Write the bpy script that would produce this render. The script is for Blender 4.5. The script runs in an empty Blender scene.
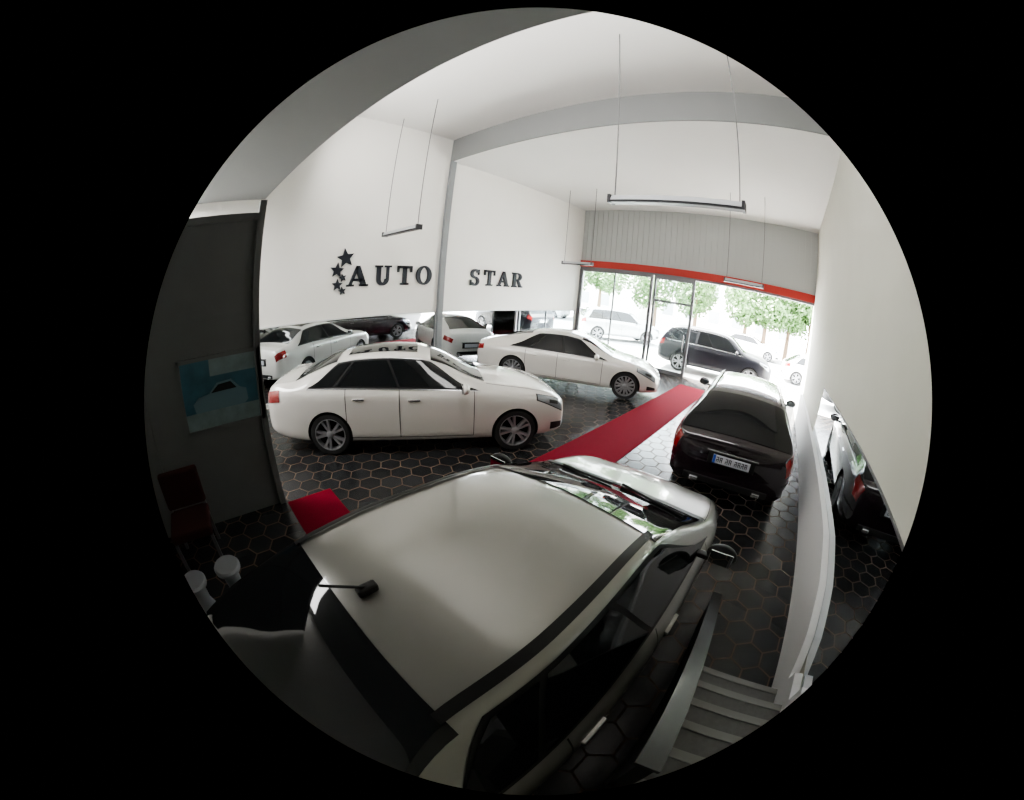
import bpy, bmesh, math, random
import numpy as np
from mathutils import Vector, Matrix
random.seed(7)
SC=bpy.context.scene
COL=SC.collection

# ------------------------------------------------------------ materials
def mat(name,col,rough=.5,metal=0.,coat=0.,spec=.5,noise=None,cr=.03):
    m=bpy.data.materials.new(name); m.use_nodes=True
    nt=m.node_tree; b=nt.nodes['Principled BSDF']
    b.inputs['Base Color'].default_value=(*col,1)
    b.inputs['Roughness'].default_value=rough
    b.inputs['Metallic'].default_value=metal
    b.inputs['Coat Weight'].default_value=coat
    b.inputs['Coat Roughness'].default_value=cr
    b.inputs['Specular IOR Level'].default_value=spec
    if noise:
        sc,amt=noise
        tc=nt.nodes.new('ShaderNodeTexCoord'); n=nt.nodes.new('ShaderNodeTexNoise'); n.inputs['Scale'].default_value=sc
        n.inputs['Detail'].default_value=5
        r=nt.nodes.new('ShaderNodeMapRange'); r.inputs['To Min'].default_value=1-amt; r.inputs['To Max'].default_value=1+amt
        mx=nt.nodes.new('ShaderNodeVectorMath'); mx.operation='SCALE'; mx.inputs[0].default_value=col
        nt.links.new(tc.outputs['Object'],n.inputs['Vector']); nt.links.new(n.outputs['Fac'],r.inputs['Value'])
        nt.links.new(r.outputs['Result'],mx.inputs['Scale']); nt.links.new(mx.outputs['Vector'],b.inputs['Base Color'])
    return m
M={}
M['white']=mat('paint_white',(.62,.60,.565),.25,0,1,cr=.02)
M['silver']=mat('paint_silver',(.27,.264,.245),.32,.45,1,cr=.04)
M['black']=mat('paint_black',(.010,.005,.008),.22,0,1)
M['suvpaint']=mat('paint_dark_grey',(.006,.006,.009),.35,.0,.3,.3)
M['greyp']=mat('paint_grey',(.4,.41,.42),.3,.3,1)
M['glass']=mat('tinted_glass',(.008,.009,.010),.04,0,0,.5)
M['trim']=mat('black_plastic',(.012,.012,.012),.5,0,0,.3)
M['under']=mat('wheel_well_dark',(.006,.006,.006),.9)
M['tyre']=mat('rubber',(.015,.015,.015),.8)
M['rim']=mat('alloy',(.26,.26,.27),.45,.35)
M['chrome']=mat('chrome',(.55,.55,.56),.25,.8)
M['tail']=mat('tail_red',(.22,.008,.008),.15,0,1)
M['head']=mat('headlamp',(.30,.32,.35),.08,.5,1)
M['plate']=mat('plate_white',(.5,.51,.55),.5)
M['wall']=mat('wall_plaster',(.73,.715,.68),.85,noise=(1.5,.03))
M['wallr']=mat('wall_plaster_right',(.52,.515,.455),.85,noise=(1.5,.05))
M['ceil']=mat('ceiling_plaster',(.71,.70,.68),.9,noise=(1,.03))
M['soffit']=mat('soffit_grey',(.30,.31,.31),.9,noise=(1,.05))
M['fascia']=mat('shutter_grey',(.42,.43,.42),.9)
M['beamshade']=mat('beam_face_shade',(.22,.225,.225),.9)  # shade on the ceiling step, put into a darker base colour
M['pil']=mat('pilaster_shade_grey',(.22,.23,.24),.9)  # grey base stands in for the pilaster's shadowed side
M['partition']=mat('partition_grey',(.10,.103,.105),.7,noise=(3,.12))
M['alu']=mat('aluminium_dark',(.16,.16,.17),.45,.4)
M['redband']=mat('red_band',(.38,.028,.02),.6)
M['mirror']=mat('mirror_silvering',(.74,.78,.80),.01,1)
M['plinth']=mat('plinth_white',(.62,.62,.62),.6)
M['letter']=mat('sign_letter',(.015,.018,.026),.55,0,0,.3)
M['carpet']=mat('carpet_red',(.155,.007,.018),.95,noise=(60,.25),spec=.1)
M['tube']=mat('lamp_housing',(.42,.43,.45),.4,.2)
M['tubeg']=mat('lamp_louver',(.04,.04,.045),.4,.3)
M['wire']=mat('wire',(.12,.12,.12),.6)
M['ground']=mat('pavement',(.60,.59,.57),.9,noise=(.6,.1))
M['asphalt']=mat('asphalt',(.36,.36,.36),.9,noise=(1.2,.1))
M['bark']=mat('bark',(.16,.11,.07),.9,noise=(8,.3))
M['leaf']=mat('leaf',(.07,.14,.04),.6,noise=(.8,.45))
M['facade']=mat('facade',(.72,.70,.66),.9,noise=(.5,.06))
M['shopwin']=mat('facade_window',(.30,.32,.34),.3)
M['stair']=mat('stair_stone',(.10,.10,.096),.5,noise=(30,.3))
M['dredu']=mat('chair_fabric',(.030,.009,.008),.8,spec=.2)
M['cleg']=mat('chair_legs',(.10,.10,.10),.4,.5)
M['whitep']=mat('white_plastic',(.17,.175,.19),.5)
M['pteal']=mat('poster_teal',(.03,.09,.125),.35,noise=(5,.6))
M['pgrey']=mat('poster_grey',(.14,.18,.19),.35,noise=(7,.4))
M['pcar']=mat('poster_car',(.10,.16,.19),.3)

def panelglass():
    m=bpy.data.materials.new('pane_glass'); m.use_nodes=True; nt=m.node_tree; nt.nodes.clear()
    o=nt.nodes.new('ShaderNodeOutputMaterial'); t=nt.nodes.new('ShaderNodeBsdfTransparent'); t.inputs[0].default_value=(.86,.9,.9,1)
    g=nt.nodes.new('ShaderNodeBsdfGlossy'); g.inputs['Roughness'].default_value=.02
    f=nt.nodes.new('ShaderNodeFresnel'); x=nt.nodes.new('ShaderNodeMixShader')
    nt.links.new(f.outputs[0],x.inputs[0]); nt.links.new(t.outputs[0],x.inputs[1]); nt.links.new(g.outputs[0],x.inputs[2]); nt.links.new(x.outputs[0],o.inputs[0])
    return m
M['pane']=panelglass()

def hexfloor():
    m=bpy.data.materials.new('hex_tile'); m.use_nodes=True; nt=m.node_tree; b=nt.nodes['Principled BSDF']
    N=nt.nodes.new; L=nt.links.new
    tc=N('ShaderNodeTexCoord')
    def vm(op,a=None,bv=None):
        n=N('ShaderNodeVectorMath'); n.operation=op
        for i,v in enumerate((a,bv)):
            if v is None: continue
            if isinstance(v,tuple): n.inputs[i].default_value=v
            else: L(v,n.inputs[i])
        return n
    def mm(op,a,bv=None):
        n=N('ShaderNodeMath'); n.operation=op
        for i,v in enumerate((a,bv)):
            if v is None: continue
            if isinstance(v,(int,float)): n.inputs[i].default_value=v
            else: L(v,n.inputs[i])
        return n.outputs[0]
    s=.29
    p=vm('MULTIPLY',tc.outputs['Object'],(1/s,1/s,0)).outputs[0]
    p=vm('ADD',p,(400,400*1.7320508,0)).outputs[0]
    r=(1,1.7320508,1); h=(.5,.8660254,0)
    a=vm('SUBTRACT',vm('MODULO',p,r).outputs[0],h).outputs[0]
    b2=vm('SUBTRACT',vm('MODULO',vm('SUBTRACT',p,h).outputs[0],r).outputs[0],h).outputs[0]
    da=vm('DOT_PRODUCT',a,a).outputs['Value']; db=vm('DOT_PRODUCT',b2,b2).outputs['Value']
    lt=mm('LESS_THAN',da,db)
    mx=N('ShaderNodeMix'); mx.data_type='VECTOR'; L(lt,mx.inputs['Factor']); L(b2,mx.inputs[4]); L(a,mx.inputs[5])
    g=mx.outputs[1]
    ab=vm('ABSOLUTE',g).outputs[0]
    sx=N('ShaderNodeSeparateXYZ'); L(ab,sx.inputs[0])
    d2=vm('DOT_PRODUCT',ab,(.5,.8660254,0)).outputs['Value']
    d=mm('MAXIMUM',sx.outputs[0],d2)
    grout=mm('GREATER_THAN',d,.472)
    cell=vm('SUBTRACT',p,g).outputs[0]
    wn=N('ShaderNodeTexWhiteNoise'); L(vm('SNAP',vm('ADD',cell,(.1,.1,.1)).outputs[0],(.25,.25,.25)).outputs[0],wn.inputs['Vector'])
    cr=N('ShaderNodeMapRange'); L(wn.outputs['Value'],cr.inputs['Value']); cr.inputs['To Min'].default_value=.75; cr.inputs['To Max'].default_value=1.3
    tile=N('ShaderNodeVectorMath'); tile.operation='SCALE'; tile.inputs[0].default_value=(.019,.020,.021); L(cr.outputs[0],tile.inputs['Scale'])
    c=N('ShaderNodeMix'); c.data_type='RGBA'; L(grout,c.inputs['Factor']); L(tile.outputs[0],c.inputs[6]); c.inputs[7].default_value=(.085,.052,.032,1)
    L(c.outputs[2],b.inputs['Base Color'])
    ro=N('ShaderNodeMapRange'); L(grout,ro.inputs['Value']); ro.inputs['To Min'].default_value=.22; ro.inputs['To Max'].default_value=.8; L(ro.outputs[0],b.inputs['Roughness'])
    b.inputs['Specular IOR Level'].default_value=.4
    bp=N('ShaderNodeBump'); bp.inputs['Strength'].default_value=.3; bp.inputs['Distance'].default_value=.01; L(mm('SUBTRACT',1.0,grout),bp.inputs['Height']); L(bp.outputs[0],b.inputs['Normal'])
    return m
M['hex']=hexfloor()

# ------------------------------------------------------------ helpers
def link(o,parent=None):
    COL.objects.link(o)
    if parent: o.parent=parent
    return o
def empty(name,loc=(0,0,0),rz=0):
    e=bpy.data.objects.new(name,None); e.location=loc; e.rotation_euler=(0,0,rz); e.empty_display_size=.2
    return link(e)
def mesh_obj(name,verts,faces,mats,parent=None,mi=None,smooth=False,sharp=None):
    me=bpy.data.meshes.new(name); me.from_pydata([tuple(v) for v in verts],[],faces)
    for m in mats: me.materials.append(m)
    if mi is not None: me.polygons.foreach_set('material_index',mi)
    if smooth:
        me.polygons.foreach_set('use_smooth',[True]*len(me.polygons))
        if sharp: me.set_sharp_from_angle(angle=math.radians(sharp))
    me.update()
    return link(bpy.data.objects.new(name,me),parent)
def boxes(name,lst,m,parent=None,bevel=0):
    bm=bmesh.new()
    for b in lst:
        x0,x1,y0,y1,z0,z1=b
        r=bmesh.ops.create_cube(bm,size=1)
        for v in r['verts']:
            v.co=Vector(((x0+x1)/2+v.co.x*(x1-x0),(y0+y1)/2+v.co.y*(y1-y0),(z0+z1)/2+v.co.z*(z1-z0)))
    if bevel: bmesh.ops.bevel(bm,geom=bm.edges[:],offset=bevel,segments=2,affect='EDGES',profile=.5)
    me=bpy.data.meshes.new(name); bm.to_mesh(me); bm.free()
    me.materials.append(m)
    return link(bpy.data.objects.new(name,me),parent)
def prism_x(name,pts,x0,x1,m,parent=None):
    """(y,z) polygon extruded along x"""
    n=len(pts); v=[(x0,p[0],p[1]) for p in pts]+[(x1,p[0],p[1]) for p in pts]
    f=[list(range(n)),list(range(2*n-1,n-1,-1))]+[[i,(i+1)%n,(i+1)%n+n,i+n] for i in range(n)]
    o=mesh_obj(name,v,f,[m],parent)
    bm=bmesh.new(); bm.from_mesh(o.data); bmesh.ops.recalc_face_normals(bm,faces=bm.faces[:]); bm.to_mesh(o.data); bm.free()
    return o
def lathe(profile,seg=40,axis='y'):
    vs=[];fs=[];n=len(profile)
    for i in range(seg):
        a=2*math.pi*i/seg
        for r,h in profile:
            if axis=='y': vs.append((r*math.cos(a),h,r*math.sin(a)))
            else: vs.append((r*math.cos(a),r*math.sin(a),h))
    for i in range(seg):
        j=(i+1)%seg
        for k in range(n-1):
            fs.append([i*n+k,i*n+k+1,j*n+k+1,j*n+k])
    return vs,fs

# ------------------------------------------------------------ car builder
def pchip(tab):
    xs=np.array([t[0] for t in tab],float); ys=np.array([t[1] for t in tab],float)
    h=np.diff(xs); s=np.diff(ys)/h; n=len(xs); d=np.zeros(n)
    for i in range(1,n-1):
        if s[i-1]*s[i]>0:
            w1=2*h[i]+h[i-1]; w2=h[i]+2*h[i-1]; d[i]=(w1+w2)/(w1/s[i-1]+w2/s[i])
    d[0]=s[0]; d[-1]=s[-1]
    def f(x):
        x=min(max(x,xs[0]),xs[-1]); i=min(max(int(np.searchsorted(xs,x))-1,0),n-2)
        t=(x-xs[i])/h[i]
        return float((1+2*t)*(1-t)**2*ys[i]+t*(1-t)**2*h[i]*d[i]+t*t*(3-2*t)*ys[i+1]+t*t*(t-1)*h[i]*d[i+1])
    return f
class Body:
    def __init__(s,sp):
        s.sp=sp; s.L=sp['L']
        for k in ('w','zb','zs','zr','wr'): setattr(s,k,pchip(sp[k]))
        s.cr=sp.get('crown',.035)
    def ctrl(s,x):
        w,zb,zs,zr,wr=s.w(x),s.zb(x),s.zs(x),s.zr(x),s.wr(x)
        zr=max(zr,zs+.01); wr=min(wr,w-.10); g=zr-zs; H=zs-zb
        k=min(1,g/.3)
        cr=s.cr*(.4+.6*k)
        return [(0,zb),(w-.14,zb),(w-.035,zb+min(.07,.2*H)),(w-.012,zb+.32*H),(w-.004,zb+.62*H),(w-.018,zs-.10*min(1,H/.5)),
                (w-.065,zs),(wr+.035,zs+.87*g),(wr-.06,zs+.985*g),(wr*.5,zr+.6*cr),(0,zr+cr)]
    def S(s,x,t,side=1):
        c=s.ctrl(x); n=len(c)-1; t=min(max(t,0),n); i=min(int(t),n-1); u=t-i
        def P(k):
            if k<0: return (-c[1][0],c[1][1])
            if k>n: return (-c[n-1][0],c[n-1][1])
            return c[k]
        p0,p1,p2,p3=P(i-1),P(i),P(i+1),P(i+2)
        out=[]
        for q in (0,1):
            m1=(p2[q]-p0[q])*.5; m2=(p3[q]-p1[q])*.5
            seg=math.dist(p1,p2); a=math.dist(p0,p1); b=math.dist(p2,p3)
            m1*=min(1,2*seg/(seg+a+1e-6)); m2*=min(1,2*seg/(seg+b+1e-6))
            out.append((2*u**3-3*u*u+1)*p1[q]+(u**3-2*u*u+u)*m1+(-2*u**3+3*u*u)*p2[q]+(u**3-u*u)*m2)
        return Vector((x,side*out[0],out[1]))
    def N(s,x,t,side=1):
        e=.01
        a=s.S(min(x+e,s.L),t,side)-s.S(max(x-e,0),t,side); b=s.S(x,min(t+e,10),side)-s.S(x,max(t-e,0),side)
        n=a.cross(b)
        if n.length<1e-9: return Vector((0,0,1))
        n.normalize()
        p=s.S(x,t,side)-Vector((x,0,.7))
        if n.dot(Vector((0,p.y,p.z)))<0: n=-n
        return n
def patch(B,name,fx,ft,nu,nv,off,m,parent,sides=(1,-1),across=False):
    vs=[];fs=[]
    for sd in sides:
        base=len(vs)
        for i in range(nu+1):
            for j in range(nv+1):
                u,v=i/nu,j/nv; x=fx(u,v); t=ft(u,v)
                if across:
                    side=1 if t>=0 else -1; tt=10-abs(t)
                else: side=sd; tt=t
                vs.append(B.S(x,tt,side)+B.N(x,tt,side)*off)
        for i in range(nu):
            for j in range(nv):
                a=base+i*(nv+1)+j; q=[a,a+1,a+nv+2,a+nv+1]
                fs.append(q if sd==1 else q[::-1])
        if across: break
    return mesh_obj(name,vs,fs,[m],parent,smooth=True)
def quadpatch(B,name,b0,b1,t0,t1,tb,tt,off,m,parent,nu=24,nv=6,sides=(1,-1)):
    def fx(u,v): 
        lo=b0+(t0-b0)*v; hi=b1+(t1-b1)*v
        return lo+(hi-lo)*u
    return patch(B,name,fx,lambda u,v: tb+(tt-tb)*v,nu,nv,off,m,parent,sides)
def wheel(name,parent,x,y,r=.325,wd=.22,side=1,style=5,seg=40):
    vs,fs=lathe([(r*.70,-wd/2+.02),(r*.80,-wd/2),(r*.95,-wd/2+.01),(r,-wd/2+.04),(r,wd/2-.04),(r*.96,wd/2-.008),(r*.84,wd/2),(r*.73,wd/2-.008)],seg)
    mi=[0]*len(fs)
    v2,f2=lathe([(r*.75,wd/2-.006),(r*.72,wd/2-.004),(r*.69,wd/2-.03),(r*.67,-wd/2+.03)],seg)
    b=len(vs); vs+=v2; fs+=[[q+b for q in f] for f in f2]; mi+=[1]*len(f2)
    b=len(vs); vs+=[(r*.68*math.cos(2*math.pi*i/24),wd/2-.10,r*.68*math.sin(2*math.pi*i/24)) for i in range(24)]; fs.append([b+i for i in range(24)]); mi.append(2)
    for k in range(style):
        for off in (-.11,.11):
            a=2*math.pi*k/style+off*.9; a2=2*math.pi*k/style+off*1.9
            p0=Vector((math.cos(a),0,math.sin(a)))*r*.12; p1=Vector((math.cos(a2),0,math.sin(a2)))*r*.72
            t=Vector((-math.sin(a),0,math.cos(a)))*r*.05
            yy0,yy1=wd/2-.02,wd/2-.07
            b=len(vs)
            vs+= [p0+t+Vector((0,yy0,0)),p0-t+Vector((0,yy0,0)),p1-t*1.2+Vector((0,yy0+.008,0)),p1+t*1.2+Vector((0,yy0+.008,0)),
                  p0+t*1.3+Vector((0,yy1,0)),p0-t*1.3+Vector((0,yy1,0)),p1-t*1.5+Vector((0,yy1,0)),p1+t*1.5+Vector((0,yy1,0))]
            for f in ([0,1,2,3],[0,3,7,4],[1,5,6,2],[0,4,5,1],[3,2,6,7]): fs.append([b+q for q in f]); mi.append(1)
    v3,f3=lathe([(0.0001,wd/2-.008),(r*.15,wd/2-.010),(r*.19,wd/2-.02),(r*.19,wd/2-.08)],20)
    b=len(vs); vs+=v3; fs+=[[q+b for q in f] for f in f3]; mi+=[1]*len(f3)
    o=mesh_obj(name,vs,fs,[M['tyre'],M['rim'],M['under']],parent,mi,smooth=True,sharp=35)
    bm=bmesh.new(); bm.from_mesh(o.data); bmesh.ops.recalc_face_normals(bm,faces=bm.faces[:]); bm.to_mesh(o.data); bm.free()
    o.location=(x,y,r); o.rotation_euler=(0,0,0 if side==1 else math.pi)
    return o
def build_car(name,sp,paint,loc,rz,scale=1.):
    P=empty(name,loc,rz); P.scale=(scale,)*3
    B=Body(sp); L=B.L
    xs=sorted(set([round(v,4) for v in list(np.linspace(0,L,64))+[t[0] for k in ('w','zr','zs') for t in sp[k]]+[.02,.04,L-.02,L-.05]]))
    xs=[x for i,x in enumerate(xs) if i==0 or x-xs[i-1]>.012 or x in (0,L)]
    ts=[i/3 for i in range(31)]
    ring=[(t,1) for t in ts]+[(t,-1) for t in ts[-2:0:-1]]
    vs=[];fs=[];n=len(ring)
    for x in xs:
        for t,sd in ring: vs.append(B.S(x,t,sd))
    for i in range(len(xs)-1):
        for k in range(n):
            fs.append([i*n+k,i*n+(k+1)%n,(i+1)*n+(k+1)%n,(i+1)*n+k])
    fs.append(list(range(n))[::-1]); fs.append([(len(xs)-1)*n+k for k in range(n)])
    body=mesh_obj('body',vs,fs,[paint,M['under']],P,smooth=True)
    bm=bmesh.new(); bm.from_mesh(body.data); bmesh.ops.recalc_face_normals(bm,faces=bm.faces[:]); bm.to_mesh(body.data); bm.free()
    r=sp.get('r',.325); ra,fa=sp['ra'],sp['fa']
    cv=[];cf=[]
    for xc in (ra,fa):
        wx=B.w(xc)
        for sd in (1,-1):
            b=len(cv); K=40; R=r+.035
            for yy in (wx-.30,wx+.25):
                for i in range(K):
                    a=2*math.pi*i/K; cv.append((xc+R*math.cos(a),sd*yy,r+R*math.sin(a)))
            q=[[b+i for i in range(K)],[b+K+i for i in range(K)][::-1]]+[[b+i,b+(i+1)%K,b+K+(i+1)%K,b+K+i][::-1] for i in range(K)]
            cf+=q
    cut=mesh_obj('cut',cv,cf,[paint,M['under']],None,[1]*len(cf))
    bm=bmesh.new(); bm.from_mesh(cut.data); bmesh.ops.recalc_face_normals(bm,faces=bm.faces[:]); bm.to_mesh(cut.data); bm.free()
    cut.parent=P
    md=body.modifiers.new('b','BOOLEAN'); md.operation='DIFFERENCE'; md.object=cut; md.solver='EXACT'
    bpy.context.view_layer.update()
    dg=bpy.context.evaluated_depsgraph_get()
    nm=bpy.data.meshes.new_from_object(body.evaluated_get(dg))
    body.modifiers.clear()
    if len(nm.polygons)>500:
        body.data=nm
        nm.set_sharp_from_angle(angle=math.radians(38))
    bpy.data.objects.remove(cut)
    for i,(xx,sd) in enumerate(((ra,1),(ra,-1),(fa,1),(fa,-1))):
        wheel('wheel_%d'%(i+1),P,xx,sd*(B.w(xx)-.125),r,side=sd,style=sp.get('spokes',5))
    g=sp['side']
    quadpatch(B,'window_surround',g[0],g[1],g[2],g[3],6.06,7.0,.003,M['trim'],P,nu=36,nv=8)
    for i,(a0,a1) in enumerate(sp['panes']):
        l0=g[0]+(g[1]-g[0])*a0+.02; l1=g[0]+(g[1]-g[0])*a1-.02
        m0=g[2]+(g[3]-g[2])*a0+.02; m1=g[2]+(g[3]-g[2])*a1-.02
        quadpatch(B,'side_window_%d'%(i+1),l0,l1,m0,m1,6.14,6.92,.008,M['glass'],P,nu=20,nv=6)
    if sp.get('chrome',1):
        quadpatch(B,'window_trim_lower',g[0],g[1],g[0],g[1],6.0,6.06,.007,M['chrome'],P,nu=36,nv=1)
        quadpatch(B,'window_trim_upper',g[2]-.03,g[3]+.05,g[2],g[3],6.99,7.06,.007,M['chrome'],P,nu=36,nv=1)
    x0,x1=sp['ws']
    patch(B,'windscreen',lambda u,v:x0+(x1-x0)*u,lambda u,v:-2.75+5.5*v,10,24,.006,M['glass'],P,across=True)
    x0r,x1r=sp['rw']; rk=sp.get('rk',2.7)
    patch(B,'rear_window',lambda u,v:x0r+(x1r-x0r)*u,lambda u,v:(-rk+2*rk*v),14,26,.006,M['glass'],P,across=True)
    if sp.get('sunroof'):
        a,b=sp['sunroof']
        patch(B,'sunroof',lambda u,v:a+(b-a)*u,lambda u,v:-1.6+3.2*v,8,16,.005,M['glass'],P,across=True)
    for i,x in enumerate(sp['seams']):
        patch(B,'door_seam_%d'%(i+1),lambda u,v:x-.005+.01*u,lambda u,v:2.2+3.8*v,1,14,.002,M['trim'],P)
    patch(B,'sill_seam',lambda u,v:sp['seams'][0]+(sp['seams'][-1]-sp['seams'][0])*u,lambda u,v:2.15+.06*v,20,1,.002,M['trim'],P)
    patch(B,'hood_seam',lambda u,v:x1+.02+(L-x1-.35)*u,lambda u,v:6.9+.07*v,20,1,.002,M['trim'],P)
    for i,x in enumerate(sp['handles']):
        for sd in (1,-1):
            p=B.S(x,4.8,sd); y0,y1=(p.y-.012,p.y+.022) if sd>0 else (p.y-.022,p.y+.012)
            boxes('handle_%d_%s'%(i+1,'l' if sd>0 else 'r'),[(x-.09,x+.09,y0,y1,p.z-.012,p.z+.012)],paint if not sp.get('chromeh') else M['chrome'],P,bevel=.006)
    for sd in (1,-1):
        xm=sp['mir']; p=B.S(xm,6.0,sd)
        bm=bmesh.new(); bmesh.ops.create_uvsphere(bm,u_segments=20,v_segments=12,radius=1)
        for v in bm.verts:
            v.co=Vector((xm+v.co.x*.075*(1 if v.co.x>0 else .5),p.y+sd*(.16)+v.co.y*.115,p.z+.075+v.co.z*.078))
        me=bpy.data.meshes.new('mirror_housing'); bm.to_mesh(me); bm.free(); me.materials.append(paint if not sp.get('darkmir') else M['trim'])
        me.polygons.foreach_set('use_smooth',[True]*len(me.polygons)); link(bpy.data.objects.new('mirror_housing_%s'%('l' if sd>0 else 'r'),me),P)
        boxes('mirror_glass_%s'%('l' if sd>0 else 'r'),[(xm-.046,xm-.036,p.y+sd*.16-.085,p.y+sd*.16+.085,p.z+.02,p.z+.125)],M['mirror'],P,bevel=.004)
        boxes('mirror_arm_%s'%('l' if sd>0 else 'r'),[(xm-.02,xm+.04,min(p.y-sd*.02,p.y+sd*.1),max(p.y-sd*.02,p.y+sd*.1),p.z+.005,p.z+.04)],M['trim'],P,bevel=.008)
    h=sp['headl']; 
    patch(B,'headlamp_rim',lambda u,v:h[0]-.02+(h[1]-h[0]+.04)*u,lambda u,v:5.55+(-.95*u-.25)*(1-v)+.75*v*(1-.2*u),12,8,.003,M['trim'],P)
    patch(B,'headlamp',lambda u,v:h[0]+(h[1]-h[0])*u,lambda u,v:5.55+(-.9*u-.15)*(1-v)+.65*v*(1-.2*u),12,8,.009,M['head'],P)
    patch(B,'headlamp_bulb',lambda u,v:h[0]+(h[1]-h[0])*(.45+.35*u),lambda u,v:5.2+.45*v,6,6,.013,M['trim'],P)
    tl=sp['taill']
    patch(B,'tail_lamp',lambda u,v:tl[0]+(tl[1]-tl[0])*u,lambda u,v:tl[2]+(tl[3]-tl[2])*v,8,8,.008,M['tail'],P)
    wN=B.w(L); zb=B.zb(L)
    gz=sp.get('grz',(.40,.60)); gw=sp.get('grw',.38)
    boxes('grille',[(L-.03,L+.022,-gw,gw,gz[0],gz[1])],M['trim'],P,bevel=.012)
    boxes('grille_bars',[(L+.018,L+.030,-gw+.02,gw-.02,z,z+.012) for z in np.linspace(gz[0]+.03,gz[1]-.03,4)]+[(L+.018,L+.032,-.012,.012,gz[0],gz[1])],M['chrome'],P)
    boxes('lower_intake',[(L-.03,L+.012,-wN*.85,wN*.85,zb+.03,zb+.12)],M['trim'],P,bevel=.01)
    boxes('front_plate',[(L+.02,L+.04,-.26,.26,zb+.10,zb+.21)],M['plate'],P,bevel=.004)
    patch(B,'fog_recess',lambda u,v:L-.30+.22*u,lambda u,v:2.3+.9*v,6,5,.005,M['trim'],P)
    zb0=B.zb(0); w0=B.w(0)
    pz=sp.get('platez',.68)
    boxes('rear_plate',[(-.03,-.012,-.26,.26,pz-.055,pz+.055)],M['plate'],P,bevel=.004)
    if sp.get('platechars',0):
        lst=[]
        yy=.21
        for k in range(8):
            if k in (2,4): yy-=.03; 
            wch=.034
            lst+=[(-.034,-.029,yy-wch,yy-wch+.009,pz-.034,pz+.034),(-.034,-.029,yy-.009,yy,pz-.034,pz+.034 if k%2 else pz+.0),(-.034,-.029,yy-wch,yy,pz+.025,pz+.034),(-.034,-.029,yy-wch,yy,pz-.005,pz+.004)]
            yy-=.048
        boxes('plate_characters',lst,M['trim'],P)
        boxes('plate_band',[(-.034,-.029,.222,.258,pz-.054,pz+.054)],mat('plate_blue',(.02,.08,.4)),P)
    boxes('plate_recess',[(-.014,.03,-.33,.33,pz-.085,pz+.085)],M['trim'],P,bevel=.01)
    boxes('rear_chrome_strip',[(-.03,.0,-.36,.36,pz+.085,pz+.105)],M['chrome'],P,bevel=.004)
    boxes('rear_diffuser',[(-.015,.05,-w0*.8,w0*.8,zb0+.01,zb0+.10)],M['trim'],P,bevel=.01)
    boxes('exhausts',[(-.04,.05,s*.45-.06,s*.45+.06,zb0+.015,zb0+.07) for s in (1,-1)],M['chrome'],P,bevel=.012)
    if sp.get('bstrip'): patch(B,'rear_bumper_strip',lambda u,v:.01+.45*u,lambda u,v:3.35+.12*v,12,2,.006,M['trim'],P)
    return P,B

sedan=dict(L=4.87,ra=1.12,fa=3.99,r=.335,
 w=[(0,.68),(.05,.77),(.2,.85),(.7,.905),(2.4,.925),(3.9,.915),(4.4,.885),(4.65,.83),(4.80,.74),(4.87,.62)],
 zb=[(0,.34),(.3,.25),(.8,.20),(4.2,.20),(4.87,.24)],
 zs=[(0,.88),(.08,.98),(.4,1.02),(1.2,1.02),(2.5,.99),(3.2,.97),(3.65,.95),(4.3,.88),(4.65,.81),(4.80,.74),(4.87,.66)],
 zr=[(0,.91),(.06,1.03),(.2,1.08),(.50,1.11),(.86,1.25),(1.24,1.39),(1.6,1.45),(2.1,1.475),(2.5,1.455),(2.80,1.38),(3.54,1.07),(4.2,.97),(4.65,.87),(4.80,.79),(4.87,.70)],
 wr=[(0,.50),(.2,.68),(.6,.67),(1.3,.57),(2.2,.60),(2.75,.585),(3.5,.69),(4.4,.67),(4.87,.48)],
 side=(.78,3.42,1.28,2.70),panes=[(0,.17),(.17,.55),(.55,1)],ws=(2.70,3.51),rw=(1.26,.56),sunroof=(1.42,2.50),grz=(.42,.66),
 seams=[1.42,2.24,3.34],handles=[1.62,2.46],mir=3.18,headl=(4.32,4.76),taill=(.02,.30,4.6,6.0),platez=.74,chromeh=1)
coupe=dict(L=4.97,ra=1.16,fa=4.12,r=.345,
 w=[(0,.62),(.05,.74),(.2,.85),(.7,.93),(2.4,.945),(4.0,.93),(4.45,.88),(4.75,.78),(4.9,.67),(4.97,.57)],
 zb=[(0,.34),(.3,.25),(.8,.20),(4.2,.20),(4.97,.22)],
 zs=[(0,.82),(.1,.90),(.4,.94),(1.2,.94),(2.5,.91),(3.3,.90),(3.75,.88),(4.3,.82),(4.7,.73),(4.97,.56)],
 zr=[(0,.86),(.06,.98),(.15,1.01),(.3,1.05),(.9,1.20),(1.5,1.34),(2.0,1.405),(2.4,1.42),(2.75,1.38),(3.02,1.30),(3.75,1.0),(4.3,.90),(4.7,.79),(4.97,.60)],
 wr=[(0,.48),(.2,.64),(.9,.56),(1.5,.54),(2.4,.57),(3.0,.57),(3.75,.68),(4.4,.64),(4.97,.42)],
 side=(1.05,3.62,1.75,2.86),panes=[(0,.2),(.2,.56),(.56,1)],ws=(2.88,3.70),rw=(1.55,.42),
 seams=[1.5,2.35,3.5],handles=[1.7,2.58],mir=3.34,headl=(4.38,4.84),taill=(.02,.30,4.7,5.9),platez=.62,spokes=7,grw=.4,grz=(.30,.56))
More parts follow.
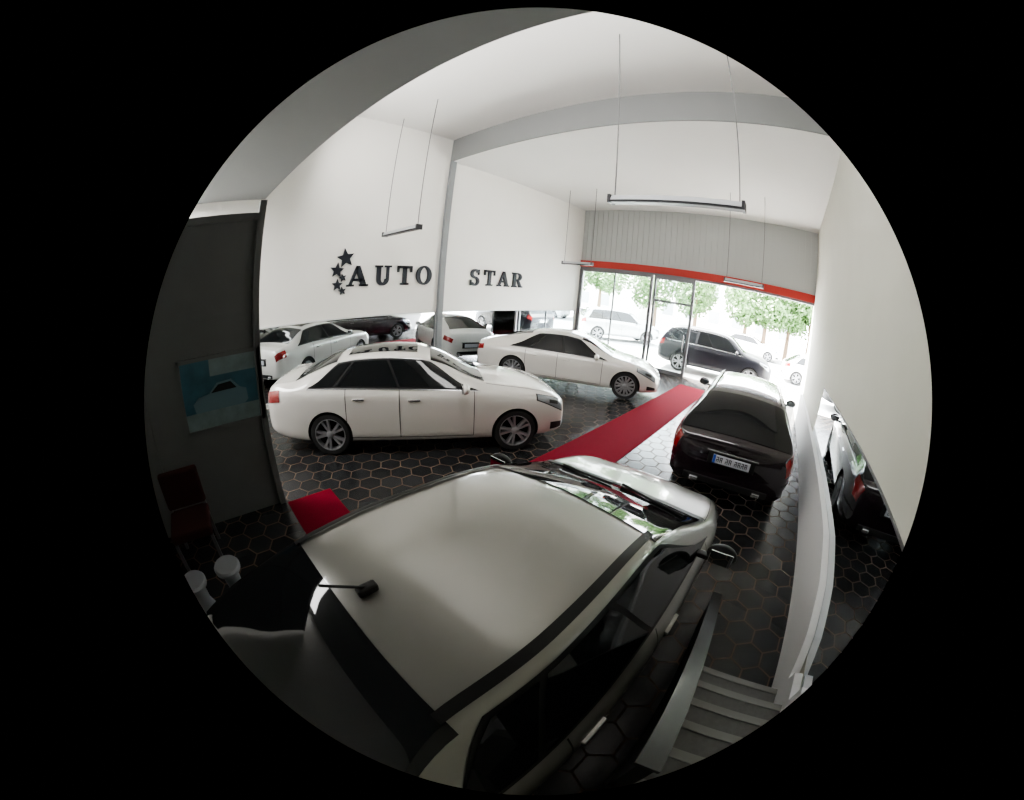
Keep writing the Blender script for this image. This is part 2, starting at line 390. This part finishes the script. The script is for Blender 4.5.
wagon=dict(L=4.85,ra=1.08,fa=3.93,r=.325,
 w=[(0,.76),(.04,.82),(.15,.865),(.6,.91),(2.4,.92),(3.9,.91),(4.4,.85),(4.65,.76),(4.78,.65),(4.85,.52)],
 zb=[(0,.32),(.3,.25),(.8,.20),(4.2,.20),(4.85,.24)],
 zs=[(0,.84),(.05,.92),(.3,.96),(1.2,.96),(2.5,.94),(3.3,.92),(3.75,.89),(4.3,.81),(4.65,.72),(4.85,.56)],
 zr=[(0,.86),(.04,.93),(.12,.97),(.34,1.12),(.78,1.36),(.95,1.405),(1.3,1.43),(2.0,1.445),(2.5,1.43),(2.8,1.39),(3.1,1.30),(3.74,1.0),(4.3,.90),(4.65,.78),(4.85,.60)],
 wr=[(0,.60),(.1,.77),(.78,.59),(1.5,.58),(2.4,.58),(3.0,.57),(3.75,.68),(4.4,.64),(4.85,.40)],
 side=(.55,3.62,.98,2.88),panes=[(0,.27),(.27,.6),(.6,1)],ws=(2.88,3.72),rw=(.80,.13),
 seams=[1.5,2.35,3.48],handles=[1.7,2.6],mir=3.34,headl=(4.25,4.7),taill=(.015,.26,4.2,6.05),platez=.70,platechars=1,bstrip=1,chromeh=1)
hatch=dict(L=4.12,ra=.72,fa=3.28,r=.32,crown=.05,
 w=[(0,.66),(.04,.75),(.15,.83),(.5,.875),(2.0,.885),(3.2,.88),(3.6,.84),(3.85,.76),(4.02,.62),(4.12,.46)],
 zb=[(0,.32),(.3,.25),(.8,.20),(3.5,.20),(4.12,.24)],
 zs=[(0,.86),(.05,.95),(.3,1.0),(1.2,.99),(2.0,.97),(2.8,.95),(3.2,.92),(3.7,.84),(3.95,.74),(4.12,.58)],
 zr=[(0,.90),(.06,.98),(.14,1.02),(.45,1.22),(.78,1.385),(.9,1.41),(1.3,1.43),(1.8,1.42),(2.15,1.37),(2.5,1.26),(3.10,1.02),(3.6,.91),(3.95,.78),(4.12,.62)],
 wr=[(0,.52),(.1,.70),(.8,.56),(1.3,.585),(2.1,.58),(2.6,.62),(3.15,.70),(3.7,.64),(4.12,.36)],
 side=(.50,3.02,.92,2.22),panes=[(0,.2),(.2,.55),(.55,1)],ws=(2.18,3.08),rw=(.82,.03),rk=3.0,
 seams=[1.15,1.95,2.92],handles=[1.3,2.15],mir=2.72,headl=(3.55,4.0),taill=(.015,.28,4.5,6.0),platez=.72,chrome=0,darkmir=1)
suv=dict(L=4.75,ra=.95,fa=3.85,r=.37,
 w=[(0,.80),(.05,.86),(.2,.92),(.6,.945),(2.4,.95),(3.9,.94),(4.4,.90),(4.6,.82),(4.75,.66)],
 zb=[(0,.42),(.3,.32),(.8,.28),(4.2,.28),(4.75,.34)],
 zs=[(0,1.02),(.06,1.1),(.3,1.14),(1.2,1.14),(2.5,1.12),(3.3,1.10),(3.75,1.06),(4.3,1.0),(4.6,.92),(4.75,.78)],
 zr=[(0,1.05),(.05,1.12),(.12,1.2),(.35,1.55),(.55,1.70),(.9,1.76),(2.0,1.78),(2.6,1.74),(2.9,1.66),(3.6,1.2),(4.2,1.11),(4.6,1.0),(4.75,.82)],
 wr=[(0,.66),(.1,.78),(.6,.66),(1.5,.66),(2.6,.66),(3.0,.66),(3.6,.76),(4.4,.7),(4.75,.5)],
 side=(.35,3.5,.65,2.75),panes=[(0,.25),(.25,.6),(.6,1)],ws=(2.72,3.58),rw=(.5,.13),
 seams=[1.4,2.3,3.35],handles=[1.6,2.5],mir=3.2,headl=(4.2,4.62),taill=(.015,.25,4.6,6.2),platez=.85,grz=(.55,.80))

def heading(dx,dy): return math.atan2(dy,dx)
def place(name,sp,paint,cx,cy,dx,dy,scale=1.):
    a=heading(dx,dy); m=(sp['ra']+sp['fa'])/2*scale
    return build_car(name,sp,paint,(cx-m*math.cos(a),cy-m*math.sin(a),0),a,scale=scale)

near,NB=build_car('hatchback_car',hatch,M['silver'],(-.93,-.62,0),math.pi/2)
patch(NB,'roof_moulding',lambda u,v:.80+1.42*u,lambda u,v:7.55+.42*v,24,3,.012,M['trim'],near)
patch(NB,'cowl_panel',lambda u,v:3.02+.09*u,lambda u,v:-3.0+6*v,3,24,.010,M['trim'],near,across=True)
boxes('tailgate_panel',[(-.012,.02,-.52,.52,.60,.88)],M['trim'],near,bevel=.01)
ant=NB.S(.93,10,1)
boxes('antenna_base',[(ant.x-.04,ant.x+.05,-.022,.022,ant.z,ant.z+.035)],M['trim'],near,bevel=.01)
c=bpy.data.curves.new('antenna_rod','CURVE'); c.dimensions='3D'; c.bevel_depth=.006; s=c.splines.new('POLY'); s.points.add(1)
s.points[0].co=(ant.x,0,ant.z+.03,1); s.points[1].co=(ant.x-.17,0,ant.z+.13,1); c.materials.append(M['trim']); link(bpy.data.objects.new('antenna_rod',c),near)
for i,(ya,yb) in enumerate(((.55,.0),(-.02,-.6))):
    c=bpy.data.curves.new('wiper','CURVE'); c.dimensions='3D'; c.bevel_depth=.010; s=c.splines.new('POLY'); s.points.add(2)
    for k,(xx,yy) in enumerate(((3.05,ya),(2.93,(ya+yb)/2),(2.88,yb))):
        tt=10-abs(yy)/.64*2.6; p=NB.S(xx,tt,1 if yy>=0 else -1); s.points[k].co=(p.x,yy,p.z+.025,1)
    c.materials.append(M['trim']); link(bpy.data.objects.new('wiper_%d'%(i+1),c),near)

place('sedan_car',sedan,M['white'],-4.93,3.33,.56,.83,1.0)
place('coupe_car',coupe,M['white'],-5.22,8.50,.93,.368,1.0)
wag,WB=build_car('station_wagon_car',wagon,M['black'],(-.24,4.55,0),math.pi/2+math.radians(3.5),1.02)
patch(WB,'roof_rail',lambda u,v:.95+1.8*u,lambda u,v:7.5+.4*v,24,3,.03,M['chrome'],wag)
place('suv_car',suv,M['suvpaint'],-2.45,15.0,.98,.10,1.0)
place('suv_car',suv,M['greyp'],-9.2,19.5,.75,.65,1.)
place('sedan_car',sedan,M['greyp'],-13,23,1,0,1.)
place('sedan_car',sedan,M['white'],-2.0,27,1,0,1.)
place('hatchback_car',hatch,M['white'],2.5,19.5,1,.1,1.)
place('hatchback_car',hatch,M['greyp'],4.0,27,1,0,1.)

# ------------------------------------------------------------ room
XL,XR,YB,YE=-8.,1.15,-3.,12.8
boxes('floor',[(XL,XR,YB,YE+.3,-.2,0)],M['hex'])
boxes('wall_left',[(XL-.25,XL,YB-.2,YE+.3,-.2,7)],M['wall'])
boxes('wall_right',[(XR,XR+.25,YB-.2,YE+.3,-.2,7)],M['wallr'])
boxes('wall_back',[(XL,XR,YB-.25,YB,-.2,7)],M['wall'])
boxes('ceiling',[(XL,XR,0.9,5.9,6.7,6.95),(XL,XR,5.9,YE+.3,6.0,6.95)],M['ceil'])
boxes('trim_beam_face',[(XL,XR,5.86,5.90,6.0,6.7)],M['beamshade'])
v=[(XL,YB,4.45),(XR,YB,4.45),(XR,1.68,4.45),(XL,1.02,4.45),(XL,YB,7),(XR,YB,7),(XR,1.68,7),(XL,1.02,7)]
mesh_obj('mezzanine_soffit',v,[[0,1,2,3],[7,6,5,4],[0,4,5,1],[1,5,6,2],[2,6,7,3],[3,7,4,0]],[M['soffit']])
boxes('pilaster',[(XL+.001,XL+.10,5.86,6.02,0,6.0)],M['pil'])
boxes('wall_front',[(XL,XR,YE-.02,YE+.2,3.82,6.0)],M['fascia'])
lst=[]
x=XL+.1
while x<XR-.05:
    lst.append((x,x+.10,YE-.045,YE-.018,3.9,5.95)); x+=.22
boxes('trim_shutter_ribs',lst,M['fascia'])
boxes('trim_red_band',[(XL,XR,YE-.08,YE-.02,3.58,3.84)],M['redband'])
boxes('trim_lintel',[(XL,XR,YE-.02,YE+.2,3.5,3.82)],M['alu'])
e=empty('window_1',(0,0,0))
boxes('frame',[(-8,-7.86,YE-.05,YE+.05,0,3.5),(-4.95,-4.85,YE-.05,YE+.05,0,3.5),(-6.45,-6.40,YE-.03,YE+.03,0,3.5),(-7.86,-4.95,YE-.04,YE+.04,0,.12),(-7.86,-4.95,YE-.04,YE+.04,3.40,3.5)],M['alu'],e)
boxes('pane',[(-7.86,-4.95,YE-.006,YE+.006,.12,3.4)],M['pane'],e)
e=empty('door_1',(0,0,0))
boxes('frame',[(-4.78,-4.70,YE-.06,YE+.02,0,3.5),(-3.32,-3.22,YE-.06,YE+.02,0,3.5),(-4.7,-3.32,YE-.05,YE+.01,3.38,3.5),(-4.7,-3.32,YE-.05,YE+.01,2.55,2.63),(-4.7,-3.32,YE-.05,YE+.01,0,.14)],M['alu'],e)
boxes('pane',[(-4.7,-3.32,YE-.026,YE-.014,.14,3.38)],M['pane'],e)
boxes('handle',[(-3.42,-3.39,YE-.12,YE-.09,.9,1.5),(-3.42,-3.39,YE-.12,YE-.05,.92,.95),(-3.42,-3.39,YE-.12,YE-.05,1.45,1.48)],M['chrome'],e)
for (a,b) in ((.2,5.84),(6.04,12.6)):
    e=empty('mirror_panel',(0,0,0))
    boxes('glass',[(XL,XL+.012,a,b,.12,1.72)],M['mirror'],e)
    boxes('frame',[(XL,XL+.03,a,b,1.72,1.75),(XL,XL+.03,a,b,.08,.12)],M['plinth'],e)
e=empty('mirror_panel',(0,0,0))
boxes('glass',[(XR-.012,XR,1.6,7.2,.42,1.62)],M['mirror'],e)
boxes('frame',[(XR-.02,XR,1.6,7.2,1.62,1.635)],M['alu'],e)
prism_x('baseboard_right',[(YE,0),(YE,.76),(3.4,.76),(2.7,.66),(2.2,.50),(1.85,.30),(1.85,0)],XR-.09,XR-.015,M['plinth'])
boxes('red_carpet',[(-2.97,-2.02,1.2,11.6,0,.012)],M['carpet'])
boxes('red_carpet',[(-4.1,-2.99,.58,1.22,0,.012)],M['carpet'])
st=empty('staircase',(0,0,0)); lst=[];sk=[]
X0,X1=.22,XR-.10
for k in range(6):
    y1=1.83-.27*k; z1=.17*(k+1)
    lst.append((X0,X1,y1-.29,y1,0.0,z1))
    sk.append((X1,XR-.025,y1-.27,y1+.02,z1,z1+.26))
boxes('treads',lst,M['stair'],st)
boxes('nosings',[(X0,X1,1.83-.27*k-.035,1.83-.27*k+.02,.17*(k+1)-.035,.17*(k+1)+.006) for k in range(6)],mat('nosing_stone',(.20,.20,.19),.4),st)
boxes('skirting',sk,M['plinth'],st)
prism_x('stringer',[(2.45,0),(2.55,.30),(.42,1.36),(.42,.98)],X0-.07,X0-.01,M['trim'],st)
prism_x('stringer_cap',[(2.55,.30),(2.55,.325),(.42,1.385),(.42,1.36)],X0-.085,X0+.005,mat('stringer_varnish',(.012,.012,.013),.35,0,.1,.3),st)

e=empty('partition_panel',(0,0,0))
boxes('panel',[(-4.21,-4.16,YB+.1,.50,0,3.30)],M['partition'],e)
boxes('frame',[(-4.22,-4.12,.48,.56,0,3.50),(-4.22,-4.12,YB+.1,.5,3.28,3.36),(-4.19,-4.135,-1.05,-.99,0,3.3),(-4.19,-4.14,YB+.1,.5,2.25,2.30)],M['partition'],e)
e=empty('wall_picture',(0,0,0))
boxes('print',[(-4.155,-4.135,-.48,.50,1.16,1.88)],M['pteal'],e)
boxes('print_lower',[(-4.136,-4.133,-.48,.50,1.16,1.34)],M['pgrey'],e)
boxes('print_upper',[(-4.136,-4.133,-.1,.50,1.70,1.88)],M['pgrey'],e)
prism_x('print_car',[(-.34,1.34),(-.36,1.44),(-.28,1.50),(-.14,1.52),(-.02,1.62),(.16,1.63),(.26,1.53),(.34,1.50),(.35,1.38),(.30,1.34)],-4.134,-4.130,M['pcar'],e)
prism_x('print_car_glass',[(-.11,1.525),(-.01,1.60),(.15,1.61),(.22,1.53)],-4.131,-4.128,M['trim'],e)
boxes('frame',[(-4.16,-4.12,-.52,.54,1.88,1.92),(-4.16,-4.12,-.52,.54,1.12,1.16),(-4.16,-4.12,-.52,-.48,1.12,1.92),(-4.16,-4.12,.50,.54,1.12,1.92)],M['partition'],e)
e=empty('visitor_chair',(-3.6,-.75,0),.0)
boxes('seat',[(-.27,.27,-.27,.27,.38,.48)],M['dredu'],e,bevel=.03)
boxes('backrest',[(-.29,-.21,-.27,.27,.5,.92)],M['dredu'],e,bevel=.03)
boxes('legs',[(-.26,-.22,-.26,-.22,0,.38),(.22,.26,-.26,-.22,0,.38),(-.26,-.22,.22,.26,0,.55),(.22,.26,.22,.26,0,.38),(-.26,-.22,-.26,-.22,.3,.55)],M['cleg'],e)
for (sx,sy) in ((-2.78,-.42),(-2.72,-.82)):
    vs,fs=lathe([(.0001,.42),(.13,.42),(.145,.40),(.14,.37),(.09,.34),(.08,.18),(.13,.02),(.13,0),(.0001,0)],28,'z')
    o=mesh_obj('round_stool',vs,fs,[M['whitep']],None,smooth=True,sharp=40); o.location=(sx,sy,0)

# ------------------------------------------------------------ hanging lamps
def lamp(cx,cy,z,l,zc):
    e=empty('hanging_lamp',(cx,cy,z))
    v=[(-l/2,-.07,0),(l/2,-.07,0),(l/2,.07,0),(-l/2,.07,0),(-l/2,-.03,.07),(l/2,-.03,.07),(l/2,.03,.07),(-l/2,.03,.07)]
    mesh_obj('housing',v,[[0,3,2,1],[4,5,6,7],[0,1,5,4],[1,2,6,5],[2,3,7,6],[3,0,4,7]],[M['tube']],e)
    boxes('louver',[(-l/2+.02,l/2-.02,-.06,.06,-.03,0)],M['tubeg'],e)
    boxes('end_caps',[(-l/2-.015,-l/2+.02,-.075,.075,-.035,.075),(l/2-.02,l/2+.015,-.075,.075,-.035,.075)],M['tubeg'],e)
    for i,s in enumerate((-1,1)):
        boxes('wire_%d'%(i+1),[(s*(l/2-.05)-.006,s*(l/2-.05)+.006,-.006,.006,.07,zc-z)],M['wire'],e)
lamp(-1.30,3.93,3.70,1.62,6.7)
lamp(-6.9,3.95,3.62,1.45,6.7)
lamp(-1.15,10,3.44,1.1,6.0)
lamp(-6.4,10,3.42,1.1,6.0)

# ------------------------------------------------------------ sign
def polys_obj(name,polys,parent,u0,v0,su,sv,depth=.05):
    vs=[];fs=[]
    for p in polys:
        n=len(p); b=len(vs)
        vs+=[(XL+depth,u0+q[0]*su,v0+q[1]*sv) for q in p]+[(XL+.002,u0+q[0]*su,v0+q[1]*sv) for q in p]
        fs+=[[b+i for i in range(n)],[b+n+i for i in range(n)][::-1]]+[[b+i,b+n+i,b+n+(i+1)%n,b+(i+1)%n] for i in range(n)]
    return mesh_obj(name,vs,fs,[M['letter']],parent)
def rect(a,b,c,d): return [(a,b),(c,b),(c,d),(a,d)]
def arc(cx,cy,rx,ry,ix,iy,a0,a1,n=20):
    out=[]
    for i in range(n):
        t0=math.radians(a0+(a1-a0)*i/n); t1=math.radians(a0+(a1-a0)*(i+1)/n)
        out.append([(cx+ix*math.cos(t0),cy+iy*math.sin(t0)),(cx+rx*math.cos(t0),cy+ry*math.sin(t0)),(cx+rx*math.cos(t1),cy+ry*math.sin(t1)),(cx+ix*math.cos(t1),cy+iy*math.sin(t1))])
    return out
GL={
'A':[[(.08,.02),(.22,.02),(.54,.90),(.44,1)],[(.44,1),(.60,1),(.95,.02),(.68,.02),(.40,.86)],rect(.25,.26,.74,.38),rect(0,0,.34,.10),rect(.60,0,1.02,.10)],
'U':[rect(.10,.3,.35,1),rect(.70,.3,.86,1),rect(0,.90,.45,1),rect(.58,.90,1,1)]+arc(.48,.32,.38,.34,.13,.19,180,360),
'T':[rect(.37,0,.63,1),rect(0,.87,1,1),rect(0,.66,.11,1),rect(.89,.66,1,1),rect(.22,0,.78,.10)],
'O':arc(.5,.5,.5,.52,.25,.41,0,360,36),
'S':arc(.5,.73,.43,.29,.18,.16,20,270,20)+arc(.5,.27,.43,.29,.18,.16,-160,90,20)+[rect(.80,.66,.91,1),rect(.07,0,.18,.34)],
'R':[rect(.10,0,.36,1),rect(0,0,.48,.10),rect(0,.90,.5,1),rect(.3,.45,.52,.55),[(.44,.5),(.66,.5),(.97,.04),(.70,.04)],rect(.68,0,1.02,.10)]+arc(.5,.725,.42,.275,.16,.17,-90,90,14),
}
sg=empty('wall_sign',(0,0,0))
for i,(ch,a,b,z) in enumerate((('A',3.20,3.76,2.45),('U',3.95,4.40,2.46),('T',4.58,5.01,2.46),('O',5.14,5.62,2.47),('S',6.96,7.36,2.47),('T',7.52,7.97,2.48),('A',8.08,8.61,2.48),('R',8.74,9.24,2.48))):
    polys_obj('letter_%s_%d'%(ch.lower(),i+1),GL[ch],sg,a,z,b-a,.48)
def star(cu,cv,r,rot,i):
    p=[]
    for k in range(10):
        a=math.radians(90+rot+36*k); q=r if k%2==0 else r*.45
        p.append((cu+q*math.cos(a),cv+q*math.sin(a)))
    polys_obj('star_%d'%i,[p],sg,0,0,1,1,.04)
for i,(u,v_,r,ro) in enumerate(((3.15,3.11,.23,10),(2.95,2.83,.18,-5),(3.10,2.66,.10,15),(2.97,2.50,.14,0),(3.10,2.36,.10,10))): star(u,v_,r,ro,i+1)

# ------------------------------------------------------------ outside
boxes('street',[(-60,60,YE+.3,80,-.25,-.02)],M['ground'])
boxes('road',[(-60,60,18,30,-.02,-.01)],M['asphalt'])
def tree(x,y,h,r,n=2600):
    e=empty('street_tree',(x,y,0))
    vs,fs=lathe([(.22,0),(.16,h*.35),(.12,h*.6),(.05,h*.85)],12,'z'); mesh_obj('trunk',vs,fs,[M['bark']],e,smooth=True)
    vs=[];fs=[]
    cl=[(random.gauss(0,r*.45),random.gauss(0,r*.45),h*.72+random.gauss(0,r*.3),r*random.uniform(.35,.6)) for _ in range(9)]
    for i in range(n):
        c=random.choice(cl); d=Vector((random.gauss(0,1),random.gauss(0,1),random.gauss(0,1))).normalized()*c[3]*random.uniform(.6,1.05)
        p=Vector(c[:3])+d; a=Vector((random.gauss(0,1),random.gauss(0,1),random.gauss(0,1))).normalized()*.19; b=a.orthogonal().normalized()*.11
        q=len(vs); vs+=[p-a,p+b,p+a,p-b]; fs.append([q,q+1,q+2,q+3])
    mesh_obj('foliage',vs,fs,[M['leaf']],e)
for (x,y,h,r) in ((-17,31,6,2.6),(-12,33,6.3,2.8),(-7.5,31,5.6,2.5),(-3.2,33,5.8,2.6),(.8,31,5.6,2.4),(4.5,33,6,2.6),(8.5,31,6,2.6),(-24,33,7,3),(-1.2,29,5.2,2.2),(2.6,29.5,5.2,2.2)): tree(x,y,h,r)
e=empty('street_building',(0,0,0))
boxes('block',[(-40,-18,42,50,0,9),(-16,3,44,50,0,6),(6,30,43,50,0,10)],M['facade'],e)
boxes('windows',[(x,x+1.4,41.95 if x<-18 else 43.95,42.05 if x<-18 else 44.05,z,z+1.5) for x in list(np.arange(-38,-20,3))+list(np.arange(-15,2,3)) for z in (1.2,4.0)],M['shopwin'],e)

# ------------------------------------------------------------ light
w=bpy.data.worlds.new('world'); SC.world=w; w.use_nodes=True; nt=w.node_tree
bg=nt.nodes['Background']; bg.inputs[0].default_value=(.92,.96,1,1); bg.inputs[1].default_value=17.
sun=bpy.data.lights.new('sun','SUN'); sun.energy=58; sun.angle=.02; sun.color=(1,.95,.86)
so=link(bpy.data.objects.new('sun',sun)); so.rotation_euler=Vector((.50,-.42,-.76)).to_track_quat('-Z','Y').to_euler()
al=bpy.data.lights.new('unseen_front_fill','AREA'); al.shape='RECTANGLE'; al.size=7; al.size_y=1.0; al.energy=140; al.color=(1,.98,.95)  # added fill, hidden above the soffit edge, brightens the front bay
ao=link(bpy.data.objects.new('unseen_front_fill',al)); ao.location=(-3.6,2.0,5.7)
ao.rotation_euler=(math.radians(78),0,0)
al=bpy.data.lights.new('unseen_back_fill','AREA'); al.shape='RECTANGLE'; al.size=2.4; al.size_y=2.0; al.energy=190; al.color=(1,.99,.97)  # added fill behind the partition, out of view, lifts the rear area
ao=link(bpy.data.objects.new('unseen_back_fill',al)); ao.location=(-6.2,-1.6,4.35)
SC.view_settings.view_transform='AgX'
try: SC.view_settings.look='AgX - Medium High Contrast'
except Exception: pass
SC.view_settings.exposure=1.0

# ------------------------------------------------------------ camera (fisheye lens)
cam=bpy.data.cameras.new('camera'); co=link(bpy.data.objects.new('camera',cam)); SC.camera=co
cam.type='PANO'; cam.sensor_width=36; cam.sensor_fit='HORIZONTAL'
s=1024/(36*400)
cam.panorama_type='FISHEYE_LENS_POLYNOMIAL'
cam.fisheye_polynomial_k0=0; cam.fisheye_polynomial_k1=-1.0831*s; cam.fisheye_polynomial_k2=0
cam.fisheye_polynomial_k3=-.0667*s**3; cam.fisheye_polynomial_k4=0
cam.fisheye_fov=2*(1.0831*.985+.0667*.985**3)
cam.shift_x=-26/1024; cam.shift_y=2/1024
co.matrix_world=Matrix.Translation((0,0,2.5))@Matrix.Rotation(math.radians(36.76),4,'Z')@Matrix.Rotation(math.radians(90-17.57),4,'X')@Matrix.Rotation(math.radians(5.03),4,'Z')
